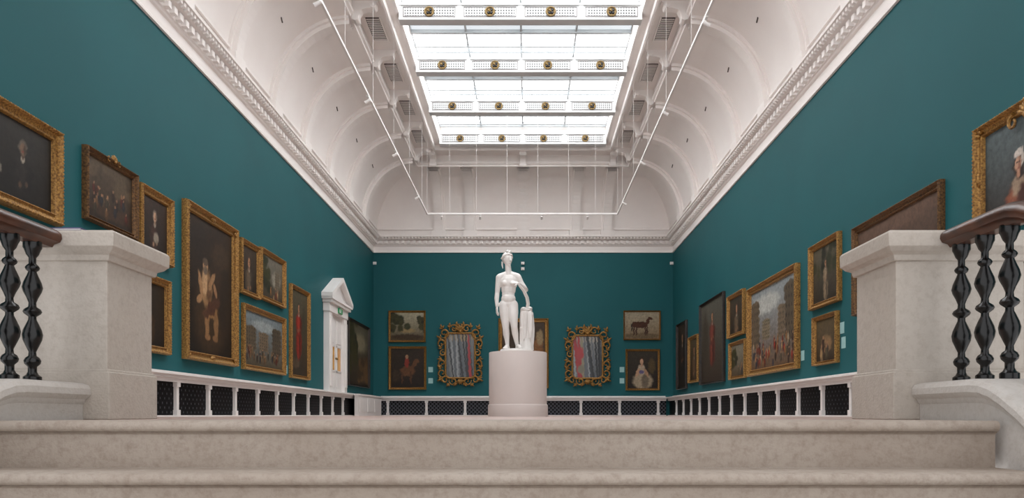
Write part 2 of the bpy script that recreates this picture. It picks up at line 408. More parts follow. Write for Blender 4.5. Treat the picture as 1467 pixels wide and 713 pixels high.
def frame(parent,w,h,fw,mt,beads=True,dep=.07,corner=False):
    b=MB()
    pf=[(0,0),(0,dep*.7),(.06,dep*.95),(.16,dep*1.1),(.26,dep),(.33,dep*.7),(.45,dep*.5),(.66,dep*.42),(.78,dep*.5),(.84,dep*.68),(.92,dep*.62),(1,dep*.25)]
    n=len(pf); vs=[];fs=[]
    for t,d in pf:
        o=t*fw; vs+=[(-w/2+o,-d,o),(w/2-o,-d,o),(w/2-o,-d,h-o),(-w/2+o,-d,h-o)]
    for i in range(n-1):
        for k in range(4):
            k2=(k+1)%4; fs.append((i*4+k,i*4+k2,i*4+4+k2,i*4+4+k))
    b.add(vs,fs)
    if beads:
        st=max(.035,fw*.3)
        def row(o,r,step,dd):
            nx=int((w-2*o)/step); nz=int((h-2*o)/step)
            for i in range(nx+1):
                x=-w/2+o+(w-2*o)*i/max(nx,1)
                for z in (o,h-o): b.ell((x,-dd,z),(r*1.25,r,r*.9),seg=6,rings=4)
            for i in range(1,nz):
                z=o+(h-2*o)*i/max(nz,1)
                for x in (-w/2+o,w/2-o): b.ell((x,-dd,z),(r*.9,r,r*1.25),seg=6,rings=4)
        row(fw*.15,fw*.10,st,dep*1.05); row(fw*.86,fw*.06,max(.025,fw*.2),dep*.62)
    if corner:
        for sx in (-1,1):
            for z in (fw*.5,h-fw*.5):
                for k in range(5):
                    a=rad(k*72); b.ell((sx*(w/2-fw*.5)+fw*.3*math.cos(a),-dep*.7,z+fw*.3*math.sin(a)),(fw*.2,dep*.3,fw*.2),seg=8,rings=5)
        for sx in (-1,1): b.ell((sx*(w/2-fw*.5),-dep*.6,h/2),(fw*.3,dep*.3,fw*.7),seg=8,rings=6)
        for z in (fw*.5,h-fw*.5): b.ell((0,-dep*.6,z),(fw*.7,dep*.3,fw*.3),seg=8,rings=6)
    b.obj('frame',mt,parent=parent,smooth=40)
def place(wl,a0,a1,z0):
    c=(a0+a1)/2
    if wl=='L': return (XL,c,z0),rad(90)
    if wl=='R': return (XR,c,z0),rad(-90)
    return (c,YB,z0),0
def painting(wl,a0,a1,z0,z1,fw,spec,label,mt='gilt',beads=True,dep=.07,corner=False,extra=None):
    loc,rz=place(wl,a0,a1,z0); e=empty('painting',loc,rz,label,'painting','framed oil paintings on the gallery walls')
    w=a1-a0;h=z1-z0; fw*=.86
    frame(e,w,h,fw,mt,beads,dep,corner)
    paint_mesh('canvas',w-2*fw+.01,h-2*fw+.01,-dep*.24,spec,'canvas',e,fw-.005,-w/2+fw-.005)
    if extra: extra(e,w,h)
    return e
def crest(e,w,h,s):
    b=MB()
    for k in range(-3,4):
        a=rad(90+k*22); b.tube([(0,-.05,h-s*.3),(math.cos(a)*s*.8,-.07,h-s*.3+math.sin(a)*s*.8),(math.cos(a)*s*1.3,-.06,h-s*.3+math.sin(a)*s*1.3)],[s*.12,s*.2,s*.08],seg=7)
    for sx in (-1,1):
        pts=[];rr=[]
        for i in range(14):
            t=i/13; a=rad(90-sx*t*330); r=s*.55*(1-t*.7); pts.append((sx*(s*1.7)+r*math.cos(a),-.06,h-s*.3+r*math.sin(a))); rr.append(s*.15*(1-.5*t))
        b.tube(pts,rr,seg=6)
    b.ell((0,-.07,h-s*.35),(s*.35,s*.3,s*.3))
    b.obj('crest_ornament','gilt',parent=e,smooth=50)
def crest2(e,w,h): crest(e,w,h-.10,.13)
SK=(190,142,108)
def shade(c,k): return tuple(max(0,min(255,q*k)) for q in c)
def person(cx,cy,s,coat,hair=(60,40,28),skin=SK,asp=1.0,full=False):
    rx=s*.8*asp
    L=[]
    if full:
        L+=[(cx,cy-s*9.2,rx*3.0,s*4.4,shade(coat,.75),.35),(cx-rx*.8,cy-s*9,rx*.7,s*4.2,coat,.6),(cx+rx*1.1,cy-s*9,rx*.5,s*4,shade(coat,.5),.6)]
    L+=[(cx,cy-s*4.6,rx*2.9,s*3.3,shade(coat,.7),.25),(cx-rx*.7,cy-s*4.2,rx*1.7,s*2.6,coat,.6),(cx-rx*2.2,cy-s*4.6,rx*.8,s*2.4,shade(coat,.8),.4,12),(cx+rx*2.2,cy-s*4.6,rx*.8,s*2.4,shade(coat,.55),.4,-12),
       (cx,cy-s*1.7,rx*.55,s*.6,(170,162,148),.4),(cx,cy-s*1.2,rx*.5,s*.6,shade(skin,.7),.3),
       (cx,cy+s*.2,rx*1.3,s*1.25,hair,.3),(cx,cy-s*.05,rx*.85,s*1.0,skin,.25),(cx+rx*.55,cy-s*.1,rx*.35,s*.8,shade(skin,.6),.7),
       (cx-rx*.35,cy+s*.1,rx*.16,s*.09,(60,35,25),.6),(cx+rx*.3,cy+s*.1,rx*.16,s*.09,(60,35,25),.6),(cx-rx*.05,cy-s*.5,rx*.25,s*.08,(130,60,50),.6),(cx+rx*.02,cy-s*.15,rx*.1,s*.22,shade(skin,.8),.8),
       (cx-rx*.9,cy-s*6.0,rx*.5,s*.5,shade(skin,.8),.4),(cx+rx*1.1,cy-s*5.6,rx*.45,s*.45,shade(skin,.7),.4)]
    return L
def crowd(n,seed,x0,x1,y0,y1,s,asp,cols):
    r=random.Random(seed); L=[]
    for i in sorted([(r.uniform(y0,y1),r.uniform(x0,x1)) for _ in range(n)],reverse=True):
        cy,cx=i; c=r.choice(cols)
        L+=[(cx,cy-s*2.7,s*1.3*asp,s*2.6,shade(c,.75),.35),(cx-s*.3*asp,cy-s*2.0,s*.8*asp,s*1.6,c,.5),(cx,cy,s*.5*asp,s*.65,(160,122,92),.4)]
    return L
def trees(seed,x0,x1,y0,y1,n,s,asp,cols=((48,50,28),(62,60,32),(36,38,24))):
    r=random.Random(seed); return [(r.uniform(x0,x1),r.uniform(y0,y1),r.uniform(.5,1.2)*s*asp,r.uniform(.5,1.2)*s,r.choice(cols),.6) for _ in range(n*2)]
warm=[(120,50,35),(150,110,70),(70,50,40),(90,80,60),(170,140,100),(60,60,70)]
dim=[shade(c,.75) for c in warm]
def bld(x,y0,y1,wd,c):
    n=6; L=[(x,y0+(y1-y0)*(i+.5)/n,wd,(y1-y0)/n*.75,shade(c,.9+.04*(i%2)),.15) for i in range(n)]
    for i in range(n):
        for k in (-.6,-.2,.2,.6): L.append((x+wd*k,y0+(y1-y0)*(i+.5)/n,wd*.07,(y1-y0)/n*.22,shade(c,.5),.4))
    return L
# left wall
painting('L',5.75,7.66,1.90,2.83,.13,((40,36,31),(24,21,19),[(.3,.6,.12,.25,(50,43,35),.6)]+person(.75,.68,.08,(40,36,33),(96,88,78),(116,92,74),.42)+person(.53,.30,.10,(40,36,34),(130,124,114),(155,118,92),.42)),'dark group portrait of elderly men in beaded gilt frame',dep=.08)
painting('L',8.1,9.16,2.1,2.88,.075,((84,70,54),(46,34,26),trees(3,.0,1,.6,1,8,.14,.8,((70,58,44),(90,76,58)))+[(.5,.2,.5,.12,(66,48,34),.5)]+crowd(22,4,.08,.92,.2,.62,.036,.75,dim)),'interior scene with figures in brown gilt frame','giltdark',extra=lambda e,w,h:crest(e,w,h,.06))
painting('L',9.24,10.08,1.95,2.83,.12,((58,44,36),(30,22,18),person(.5,.68,.085,(70,48,40),(120,110,100),(205,165,135),1.0)+[(.55,.3,.1,.1,(150,140,126),.5)]),'portrait of a seated person in broad gilt frame')
painting('L',8.6,10.0,.80,1.76,.11,((52,40,28),(30,22,16),person(.65,.66,.085,(110,80,50),(60,40,30),SK,.7)),'dark figure painting in wide gilt frame')
old=[(.5,.3,.36,.3,(66,48,30),.6),(.62,.52,.2,.16,(58,42,28),.6),(.40,.50,.12,.14,(150,116,80),.5),(.37,.53,.07,.09,(196,160,120),.5),(.46,.48,.05,.1,(110,80,54),.6),
 (.50,.33,.16,.055,(150,112,72),.4,18),(.62,.24,.05,.12,(140,104,68),.4,8),(.42,.25,.05,.12,(150,112,74),.4,-6),(.60,.13,.06,.025,(130,96,64),.4),(.43,.13,.06,.025,(140,104,70),.4),
 (.53,.36,.22,.05,(84,54,38),.4,25),(.28,.50,.035,.11,(168,130,92),.4,22),(.25,.40,.06,.03,(168,130,92),.4,20),(.52,.56,.035,.09,(160,124,88),.4,-40),(.60,.50,.03,.06,(150,112,80),.4,30),
 (.38,.66,.055,.042,(186,148,112),.3),(.38,.625,.045,.035,(120,104,88),.5),(.38,.69,.06,.028,(96,82,68),.4),(.36,.665,.008,.006,(50,32,22),.6),(.395,.665,.008,.006,(50,32,22),.6),
 (.72,.78,.2,.1,(66,50,34),.6),(.2,.85,.2,.1,(42,32,24),.6),(.8,.4,.1,.25,(46,34,24),.6)]
painting('L',10.44,12.27,.79,2.97,.15,((50,37,26),(30,22,16),old),'large dark painting of a seated bare-chested old man','gilt',dep=.09,corner=True)
painting('L',12.5,13.36,2.02,2.92,.10,((66,54,42),(34,26,20),person(.5,.66,.10,(100,84,66),(80,60,45),SK,1.05)),'small portrait in gilt frame')
painting('L',13.42,14.75,2.06,2.97,.10,((120,116,104),(62,52,38),trees(8,0,.4,.2,.9,12,.14,.7)+[(.7,.5,.2,.2,(150,146,132),.6)]+bld(.75,.3,.7,.12,(120,110,92))+crowd(6,5,.4,.8,.1,.3,.04,.7,warm)),'landscape with ruins in gilt frame')
painting('L',12.6,14.75,.78,1.87,.11,((124,138,144),(84,74,56),[(.5,.78,.3,.1,(154,164,166),.6)]+bld(.16,.3,.72,.14,(104,92,74))+bld(.48,.32,.66,.13,(124,108,88))+bld(.84,.28,.8,.14,(90,80,66))+crowd(26,9,.06,.94,.2,.38,.03,.5,dim)),'city square view in gilt frame')
painting('L',15.12,16.4,.76,2.62,.09,((86,80,62),(54,44,34),person(.48,.80,.045,(156,50,36),(60,46,36),SK,1.6,True)+[(.3,.14,.2,.06,(90,76,60),.5),(.8,.6,.12,.25,(66,60,46),.6)]),'tall full-length portrait of figure in red')
painting('L',19.95,22.6,.80,2.58,.07,((96,92,76),(52,42,30),[(.6,.7,.3,.15,(136,128,104),.8)]+trees(12,0,.4,.3,1,14,.12,.8)+trees(17,.5,1,.1,.4,10,.1,.9,((96,74,48),(70,56,38),(110,84,56)))),'large brownish landscape in thin dark frame','darkwood',beads=False)
bx_=lambda p:(p-756)/47.0
bz_=lambda p:(594-p)/47.0+.025
painting('B',bx_(557),bx_(610),bz_(490),bz_(445),.07,((176,170,146),(80,64,40),[(.5,.35,.25,.08,(150,130,92),.5),(.5,.12,.5,.1,(66,50,32),.5)]+trees(21,.0,.3,.4,.9,9,.14,.7)+trees(22,.8,1,.35,.8,6,.12,.7)+[(.5,.5,.1,.12,(60,62,36),.4)]),'small pastoral landscape in gilt frame')
painting('B',bx_(557),bx_(611),bz_(558),bz_(496),.085,((54,44,34),(38,30,24),[(.5,.42,.22,.13,(104,70,46),.35),(.69,.58,.06,.14,(104,70,46),.35,-30),(.78,.68,.08,.05,(104,70,46),.35,-30),(.34,.25,.03,.16,(84,56,38),.3),(.6,.25,.03,.16,(84,56,38),.3),(.48,.64,.07,.13,(140,56,44),.4),(.48,.79,.045,.05,(180,140,108),.4),(.15,.3,.12,.15,(64,50,36),.6)]),'dark hunting scene with rider on horse in gilt frame')
painting('B',bx_(714),bx_(786),bz_(556),bz_(456),.14,((70,56,40),(48,34,26),person(.5,.7,.08,(120,70,44),(60,44,30),SK,1.3)+[(.85,.5,.12,.3,(130,88,50),.5),(.8,.2,.14,.12,(150,60,40),.5),(.88,.75,.08,.12,(150,130,96),.5)]),'gilt-framed figure painting partly hidden behind statue','gilt',corner=True)
painting('B',bx_(893),bx_(946),bz_(487),bz_(445),.045,((170,160,138),(126,104,76),[(.5,.12,.5,.1,(110,94,70),.4),(.46,.52,.21,.12,(74,40,22),.2),(.3,.53,.09,.11,(74,40,22),.2),(.66,.63,.05,.15,(74,40,22),.25,-25),(.74,.76,.07,.045,(74,40,22),.25,-25),(.27,.3,.022,.18,(64,34,20),.3),(.34,.3,.022,.18,(64,34,20),.3),(.60,.3,.022,.18,(64,34,20),.3),(.65,.3,.022,.18,(64,34,20),.3),(.21,.42,.02,.15,(40,26,18),.3)]),'painting of a brown horse in a pale landscape',beads=False)
painting('B',bx_(896),bx_(945),bz_(559),bz_(500),.075,((60,54,44),(40,32,26),[(.5,.2,.32,.22,(176,160,136),.4),(.58,.2,.12,.2,(120,108,92),.5),(.46,.5,.13,.14,(188,170,148),.3),(.46,.44,.09,.05,(110,100,140),.4),(.33,.42,.05,.12,(196,156,126),.4,-20),(.62,.42,.05,.12,(180,142,114),.4,25),(.47,.74,.085,.1,(70,50,36),.3),(.47,.715,.055,.075,(208,166,136),.3),(.47,.62,.03,.04,(200,158,130),.4),(.8,.6,.12,.2,(90,74,48),.5)]),'portrait of a seated lady in pale dress')
# right wall
painting('R',21.25,22.6,.76,2.66,.07,((50,42,34),(30,24,20),person(.5,.78,.06,(60,46,40),asp=1.4)),'dark tall portrait in dark frame','darkwood',beads=False)
painting('R',19.8,20.95,.88,2.12,.09,((80,70,52),(48,38,28),person(.5,.7,.09,(110,84,60),asp=1.1)),'small portrait in gilt frame')
painting('R',17.2,19.55,.78,2.80,.05,((96,94,84),(60,48,38),[(.2,.5,.12,.4,(70,62,52),.6)]+person(.5,.80,.045,(130,66,54),(70,60,50),SK,1.1,True)),'large full-length portrait in thin dark frame','darkwood',beads=False)
painting('R',15.6,16.85,1.68,2.6,.1,((70,60,48),(40,32,24),person(.5,.68,.10,(110,92,72),(70,50,40),SK,.8)),'small half-length portrait in gilt frame')
painting('R',15.5,16.7,.78,1.57,.08,((140,136,120),(80,66,48),trees(31,.0,.4,.3,.8,8,.14,.7)+crowd(5,6,.4,.8,.2,.4,.06,.7,warm)),'small landscape in gilt frame')
painting('R',12.48,15.25,.78,2.5,.14,((150,160,164),(104,80,58),[(.35,.8,.3,.12,(186,190,186),.6)]+bld(.10,.3,.86,.11,(112,98,80))+bld(.88,.3,.92,.13,(100,88,72))+bld(.70,.34,.70,.08,(128,112,92))+bld(.36,.36,.6,.10,(140,128,106))+crowd(60,33,.04,.96,.10,.38,.022,.6,warm+[(190,170,140),(160,60,44)])),'large crowded street procession painting in broad gilt frame',dep=.09)
painting('R',10.82,11.95,1.64,2.62,.1,((90,84,68),(44,36,26),trees(41,.0,1,.5,1,8,.12,.8)+person(.5,.68,.05,(150,130,104),(80,70,60),SK,.8,True)),'portrait of a standing figure in landscape, gilt frame')
painting('R',10.9,11.8,.77,1.51,.07,((100,86,62),(54,42,30),[(.5,.4,.25,.2,(140,112,80),.5)]+crowd(5,44,.25,.75,.3,.6,.07,.8,warm)),'small genre scene in gilt frame')
painting('R',8.15,10.35,1.35,2.53,.10,((96,74,60),(60,46,38),trees(51,.0,1,.0,.5,10,.12,.6)+[(.5,.9,.5,.1,(104,80,66),.7)]),'wide brown landscape in aged beaded frame','giltdark')
lady=[(.8,.5,.2,.4,(64,58,52),.6),(.36,.04,.14,.2,(116,62,48),.4),(.30,.06,.06,.2,(150,90,66),.6),(.36,.24,.07,.12,(170,148,126),.4),(.42,.10,.07,.16,(80,44,36),.5),
 (.36,.46,.058,.16,(50,36,30),.35),(.355,.60,.045,.045,(214,206,198),.3,12),(.395,.54,.014,.10,(196,188,180),.4),(.355,.37,.018,.05,(180,134,108),.3),(.352,.48,.032,.082,(198,154,128),.25),(.368,.465,.012,.06,(150,104,84),.7),
 (.342,.50,.007,.008,(50,34,28),.6),(.364,.50,.007,.008,(50,34,28),.6),(.353,.435,.010,.008,(140,58,52),.6),(.355,.468,.004,.016,(160,116,94),.8)]
painting('R',5.9,7.5,1.80,2.80,.12,((92,106,110),(52,48,46),lady),'portrait of a lady in white headdress, ornate gilt frame','gilt',dep=.09,corner=True,extra=crest2)
# ---------------------------------------------------------------- rococo mirrors
def mirror(x0,x1,z0,z1,spec,label):
    cx=(x0+x1)/2; w=x1-x0; h=z1-z0
    e=empty('rococo_mirror',(cx,YB,z0),0,label,'mirror','pair of rococo mirrors')
    b=MB(); iw=w*.31; ih0=h*.13; ih1=h*.83
    def rr(hw,z0_,z1_,rad_,y,r):
        pts=[]
        for (px,pz,a0) in ((hw-rad_,z0_+rad_,-90),(hw-rad_,z1_-rad_,0),(-hw+rad_,z1_-rad_,90),(-hw+rad_,z0_+rad_,180)):
            for k in range(7):
                a=rad(a0+15*k); pts.append((px+rad_*math.cos(a),y,pz+rad_*math.sin(a)))
        pts.append(pts[0]); pts.append(pts[1]); b.tube(pts,r,seg=8)
    rr(iw+.02,ih0-.02,ih1+.02,.12,-.05,.032)
    def scroll(px,pz,r,a0,turn,sx,th=.026,y=-.06):
        pts=[];q=[]
        N=22
        for i in range(N):
            t=i/(N-1); a=rad(a0+turn*t); rr_=r*(1-.75*t)
            pts.append((sx*(px+rr_*math.cos(a)),y-.03*math.sin(t*3),pz+rr_*math.sin(a))); q.append(th*(.5+.6*math.sin(math.pi*min(1,t*1.1))) )
        b.tube(pts,q,seg=7); b.ell(pts[-1],th*1.1,seg=8,rings=6)
    def leaf(px,pz,L,ang,sx,th=.034):
        a=rad(ang); pts=[];q=[]
        for i in range(7):
            t=i/6; bend=.35*t*t
            pts.append((sx*(px+L*t*math.cos(a+bend)),-.06-.04*math.sin(t*3.1),pz+L*t*math.sin(a+bend))); q.append(th*math.sin(math.pi*(.12+.85*t)))
        b.tube(pts,q,seg=6)
    for sx in (-1,1):
        scroll(iw+.12,h*.20,.15,200,400,sx); scroll(iw+.12,h*.36,.13,-100,380,sx); scroll(iw+.09,h*.52,.11,100,-380,sx)
        scroll(iw+.12,h*.68,.14,-90,400,sx); scroll(iw+.06,h*.84,.16,-60,-400,sx); scroll(iw*.45,h*.91,.14,-20,420,sx)
        scroll(iw*.5,h*.07,.13,20,-400,sx); scroll(iw*1.05,h*.09,.13,160,-380,sx)
        for (px,pz,L,an) in ((iw+.14,h*.12,.17,-50),(iw+.14,h*.28,.16,20),(iw+.14,h*.44,.14,-30),(iw+.13,h*.6,.16,30),(iw+.14,h*.76,.17,10),(iw+.10,h*.91,.16,50),(iw*.7,h*.93,.15,70),(iw*.2,h*.95,.15,70),(iw*.3,h*.04,.12,-70),(iw*.8,h*.03,.12,-60)):
            leaf(px,pz,L,an,sx); leaf(px,pz,L*.7,an+50,sx,.025); leaf(px,pz,L*.7,an-50,sx,.025)
    for k in range(-2,3): leaf(0,h*.87,.24,90+k*26,1,.04)
    for k in range(-2,3): leaf(0,h*.1,.17,-90+k*26,1,.035)
    b.ell((0,-.07,h*.88),(.07,.05,.07)); b.ell((0,-.03,h*.88),(.1,.03,.1))
    b.obj('carved_frame','gilt',parent=e,smooth=60)
    b2=MB(); b2.box(-iw-.03,iw+.03,-.03,0,ih0-.03,ih1+.03); b2.obj('backing','darkwood',parent=e,smooth=0)
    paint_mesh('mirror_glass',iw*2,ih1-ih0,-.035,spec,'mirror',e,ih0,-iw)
def st(cols): return [(.04+i*.92/(len(cols)-1)+.02*math.sin(i*1.3),.40+.08*math.sin(i*2.3),(.05 if c==(150,14,20) else .034)+.010*math.sin(i*1.9),.85,c,.3,5+3*math.sin(i)) for i,c in enumerate(cols)]  # stripes painted in as the mirror's reflections
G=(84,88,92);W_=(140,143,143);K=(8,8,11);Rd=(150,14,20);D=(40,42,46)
mirror(bx_(627),bx_(692),bz_(552),bz_(463),((110,110,108),(70,72,76),[(.3,.4,.35,.5,(100,104,106),.5),(.5,.95,.6,.12,(140,120,90),.4)]+st([G,(110,112,110),D,W_,G,W_,D,K,G,K,K,Rd,K,G])),'ornate gilt rococo mirror with painted streaky grey reflections')
mirror(bx_(808),bx_(875),bz_(552),bz_(467),((120,120,118),(80,82,86),[(.5,.95,.6,.1,(150,142,130),.4)]+st([W_,Rd,Rd,Rd,(130,120,94),G,W_,D,K,G,K,K,D])+[(.24,.58,.13,.16,(158,24,28),.5),(.28,.2,.12,.1,(110,104,84),.6)]),'ornate gilt rococo mirror with painted red and dark reflections')
# wall labels
def wlabel(wl,a,z,w=.14,h=.16):
    loc,rz=place(wl,a,a,z); b=MB(); b.box(-w/2,w/2,-.006,0,0,h); b.box(-w/2+.01,w/2-.01,-.007,-.006,h*.55,h*.85)
    o=b.obj('wall_label','label',smooth=0,label='small pale caption label on the teal wall',cat='label',loc=loc); o.rotation_euler=(0,0,rz); o['group']='caption labels'
wlabel('L',12.42,.83); wlabel('L',14.95,.83); wlabel('L',16.55,.83)
for x in (617,): wlabel('B',bx_(x),bz_(533)); wlabel('B',bx_(x),bz_(549))
for z in (533,549): wlabel('B',bx_(891),bz_(z))
for px,py in ((1203,475),(1205,496),(1147,514),(1068,515)):
    d=4835/(px-756); wlabel('R',d,(594-py)/1100*d+.0)
def sensor(x,z,label='small white motion sensor box'):
    b=MB(); b.box(-.05,.05,-.05,0,0,.08); b.ell((0,-.05,.03),(.03,.02,.03),seg=8,rings=6)
    o=b.obj('motion_sensor','white',smooth=30,label=label+' on the teal wall',cat='sensor',loc=(x,YB,z)); o['group']='wall sensors'
sensor(bx_(749),bz_(379)); sensor(bx_(749),bz_(387)); sensor(XL+.05,bz_(379)); sensor(XR-.05,bz_(379))
# ---------------------------------------------------------------- lighting track
tr=empty('lighting_track',(C,0,5.26),0,'white suspended lighting track with spotlights','track lighting')
b=MB(); hw=2.48; yt=20.0
b.box(-hw-.015,-hw+.015,6,yt+.02,-.02,.02); b.box(hw-.015,hw+.015,6,yt+.02,-.02,.02); b.box(-hw+.015,hw-.015,yt-.02,yt+.02,-.02,.02)
b.obj('rail','white',parent=tr,smooth=0)
def wire(x,y,z1):
    b=MB(); b.tube([(x,y,.02),(x,y,z1)],.0035,seg=4); b.obj('suspension_wire','white',parent=tr)
for y in (9,11,13,15,17,19,20):
    for s in (-1,1): wire(s*hw,y,2.1)
for x in (-1.9,-1.2,-.4,.4,1.2,1.9): wire(x,yt,2.64)
def spot(x,y,dx,dy):
    b=MB(); b.box(x-.02,x+.02,y-.07,y+.07,-.04,-.015)
    d=Vector((dx,dy,-.45)).normalized(); R=Vector((0,0,1)).rotation_difference(d).to_matrix()
    b.tube([(x,y,-.03),(x,y,-.07)],.008,seg=6)
    b.lathe([(.018,-.045),(.027,-.04),(.027,.04),(.032,.06),(.026,.06),(.02,.045)],(x,y,-.09),14,R)
    b.obj('spotlight','white',parent=tr)
for y in (9.6,12.6,15.2,18.2): spot(-hw,y,-.8,0); spot(hw,y+.5,.8,0)
for x in (-2.1,-1.1,.5,1.7): spot(x,yt,0,.8)
# ---------------------------------------------------------------- stairs
def step(name,y0,y1,zt):
    b=MB(); r=.024
    prof=[(y1,zt-.2),(y0+.035,zt-.2),(y0+.035,zt-.058),(y0+.02,zt-.05)]
    for k in range(7):
        a=rad(-90-30*k); prof.append((y0+r+r*math.cos(a),zt-r+r*math.sin(a)))
    prof+= [(y1,zt)]
    b.extr(prof,lambda y,z,w_:(w_,y,z),C-2.137,C+2.137); return b
stc=empty('stone_staircase',(C,3.2,-.8),0,'worn limestone stair steps rising to the gallery','staircase')
yn=[3.25,2.94,2.63,2.32]
for i,y in enumerate(yn):
    b=step('step',y,(4.0 if i==0 else yn[i-1]+.034),-.2*i)
    b.v=[(x-C,yy-3.2,z+.8) for (x,yy,z) in b.v]
    b.obj('step','stone2',parent=stc,smooth=40)
for s in (-1,1):
    e=empty('stone_pier',(C+s*2.40,4.26,0),0,'square limestone pier with moulded cap at stair head','pier','stair head piers')
    b=MB(); b.box(-.335,.335,-.24,.24,.25,.84); b.obj('shaft','stone',parent=e,smooth=0,bevel=.006)
    b=MB(); b.box(-.357,.357,-.258,.26,0,.25); b.box(-.346,.346,-.25,.25,.245,.264); b.obj('base','stone',parent=e,smooth=0,bevel=.006)
    b=MB()
    pf=[(.0,.83),(.015,.83),(.02,.845),(.022,.86),(.05,.875),(.062,.89),(.07,.895),(.072,.965),(.06,.978),(.0,.98)]
    vs=[];fs=[]
    for o,z in pf: vs+=[(-.335-o,-.24-o,z),(.335+o,-.24-o,z),(.335+o,.24+o,z),(-.335-o,.24+o,z)]
    for i in range(len(pf)-1):
        for k in range(4): fs.append((i*4+k,i*4+(k+1)%4,i*4+4+(k+1)%4,i*4+4+k))
    L=len(pf)-1; fs.append((L*4,L*4+1,L*4+2,L*4+3)); fs.append((0,1,2,3)); b.add(vs,fs)
    b.obj('cap','stone',parent=e,smooth=30,bevel=.004)
    b=MB(); xi=C+s*2.76; xo=C+s*(HW-.01); x0,x1=sorted((xi,xo)); b.box(x0,x1,4.1,4.42,0,.84)
    b.box(*sorted((C+s*2.82,xo)),4.04,4.48,.84,.93)
    o=b.obj('stone_parapet','stone',smooth=0,bevel=.008,label='limestone parapet wall beside the stair pier',cat='parapet'); o['group']='parapets'
bprof=[(.045,0),(.045,.025),(.03,.035),(.022,.05),(.022,.075),(.038,.09),(.042,.105),(.034,.12),(.02,.13),(.018,.15),(.03,.175),(.046,.21),(.05,.235),(.044,.26),(.03,.29),(.02,.31),(.019,.325),(.04,.34),(.046,.35),(.04,.362),(.02,.375),(.018,.395),(.028,.42),(.044,.45),(.05,.47),(.044,.495),(.028,.53),(.02,.55),(.032,.56),(.036,.57),(.03,.58),(.018,.59),(.018,.62),(.03,.635),(.04,.66),(.046,.67),(.046,.70)]
bprof=[(r*.92,z) for r,z in bprof]
for s in (-1,1):
    e=empty('balustrade',(C+s*2.34,4.0,0),0,'mahogany handrail on turned black balusters over stone curb','balustrade','stair balustrades')
    path=[(4.0,.19),(3.5,.19),(3.42,.185),(3.34,.165),(3.26,.13),(3.15,.07),(2.9,-.09),(2.4,-.41),(2.0,-.67)]
    b=MB()
    def cs(y,z):
        hwid=.19
        pts=[(-hwid+.03,-1.2),(-hwid+.03,z-.11),(-hwid+.02,z-.10),(-hwid+.015,z-.085),(-hwid,z-.075),(-hwid-.012,z-.06),(-hwid-.012,z-.03),(-hwid,z-.01),(-hwid+.03,z)]
        return pts+[(-x,zz) for x,zz in reversed(pts)]
    vs=[];fs=[]
    for (y,z) in path:
        c=cs(y,z); n=len(c); vs+=[(x,y-4.0,zz) for x,zz in c]
    for i in range(len(path)-1):
        for k in range(n): fs.append((i*n+k,i*n+(k+1)%n,(i+1)*n+(k+1)%n,(i+1)*n+k))
    fs.append(tuple(range(n))); fs.append(tuple((len(path)-1)*n+k for k in range(n))); b.add(vs,fs)
    b.obj('stone_curb','curb',parent=e,smooth=30)
    b=MB(); vs=[];fs=[]
    hp=[(-.035,.885),(-.045,.90),(-.075,.91),(-.085,.93),(-.082,.95),(-.07,.965),(-.045,.978),(0,.985),(.045,.978),(.07,.965),(.082,.95),(.085,.93),(.075,.91),(.045,.90),(.035,.885)]
    n=len(hp); hpath=[(3.945,.19)]+path[1:]
    for (y,z) in hpath:
        vs+=[(x,y-4.0,zz+z-.19) for x,zz in hp]
    for i in range(len(path)-1):
        for k in range(n): fs.append((i*n+k,i*n+(k+1)%n,(i+1)*n+(k+1)%n,(i+1)*n+k))
    fs.append(tuple(range(n))); fs.append(tuple((len(path)-1)*n+k for k in range(n))); b.add(vs,fs)
    b.obj('handrail','wood',parent=e,smooth=40)
    ref=None
    ylist=[3.9,3.70,3.51,3.32,3.12,2.92,2.72,2.52] if s>0 else [3.84,3.67,3.50,3.32,3.12,2.92,2.72,2.52]
    for y in ylist:
        z=np.interp(y,[p[0] for p in path][::-1],[p[1] for p in path][::-1])
        if ref is None:
            b=MB(); b.lathe(bprof,(0,0,0),20); ref=b.obj('baluster','black',parent=e,smooth=50,loc=(0,y-4.0,float(z)))
        else: copyo(ref,e,(0,y-4.0,float(z)))
b=MB(); b.box(-.09,.09,-.06,.06,0,.004,0); b.box(-.085,.085,-.055,.058,.004,.012,1); b.box(-.09,.09,-.06,.06,.012,.016,0)
b.obj('booklet',['leaf','white'],smooth=0,label='thin dark blue booklet lying on the stone pier',cat='booklet',loc=(C-2.27,4.04,.98))
# ---------------------------------------------------------------- pedestal
SY=11.3; SX=(742-756)/1100*SY
e=empty('pedestal',(SX,SY,0),0,'round pinkish-white plinth carrying the marble statue','pedestal')
b=MB(); b.lathe([(.425,.0),(.425,.93),(.42,.938),(.0,.938)],seg=64)
b.obj('drum','ped',parent=e,smooth=40)
b=MB(); b.lathe([(.44,0),(.44,.16),(.434,.175),(.43,.18)],seg=64); b.obj('base_band','ped',parent=e,smooth=40)
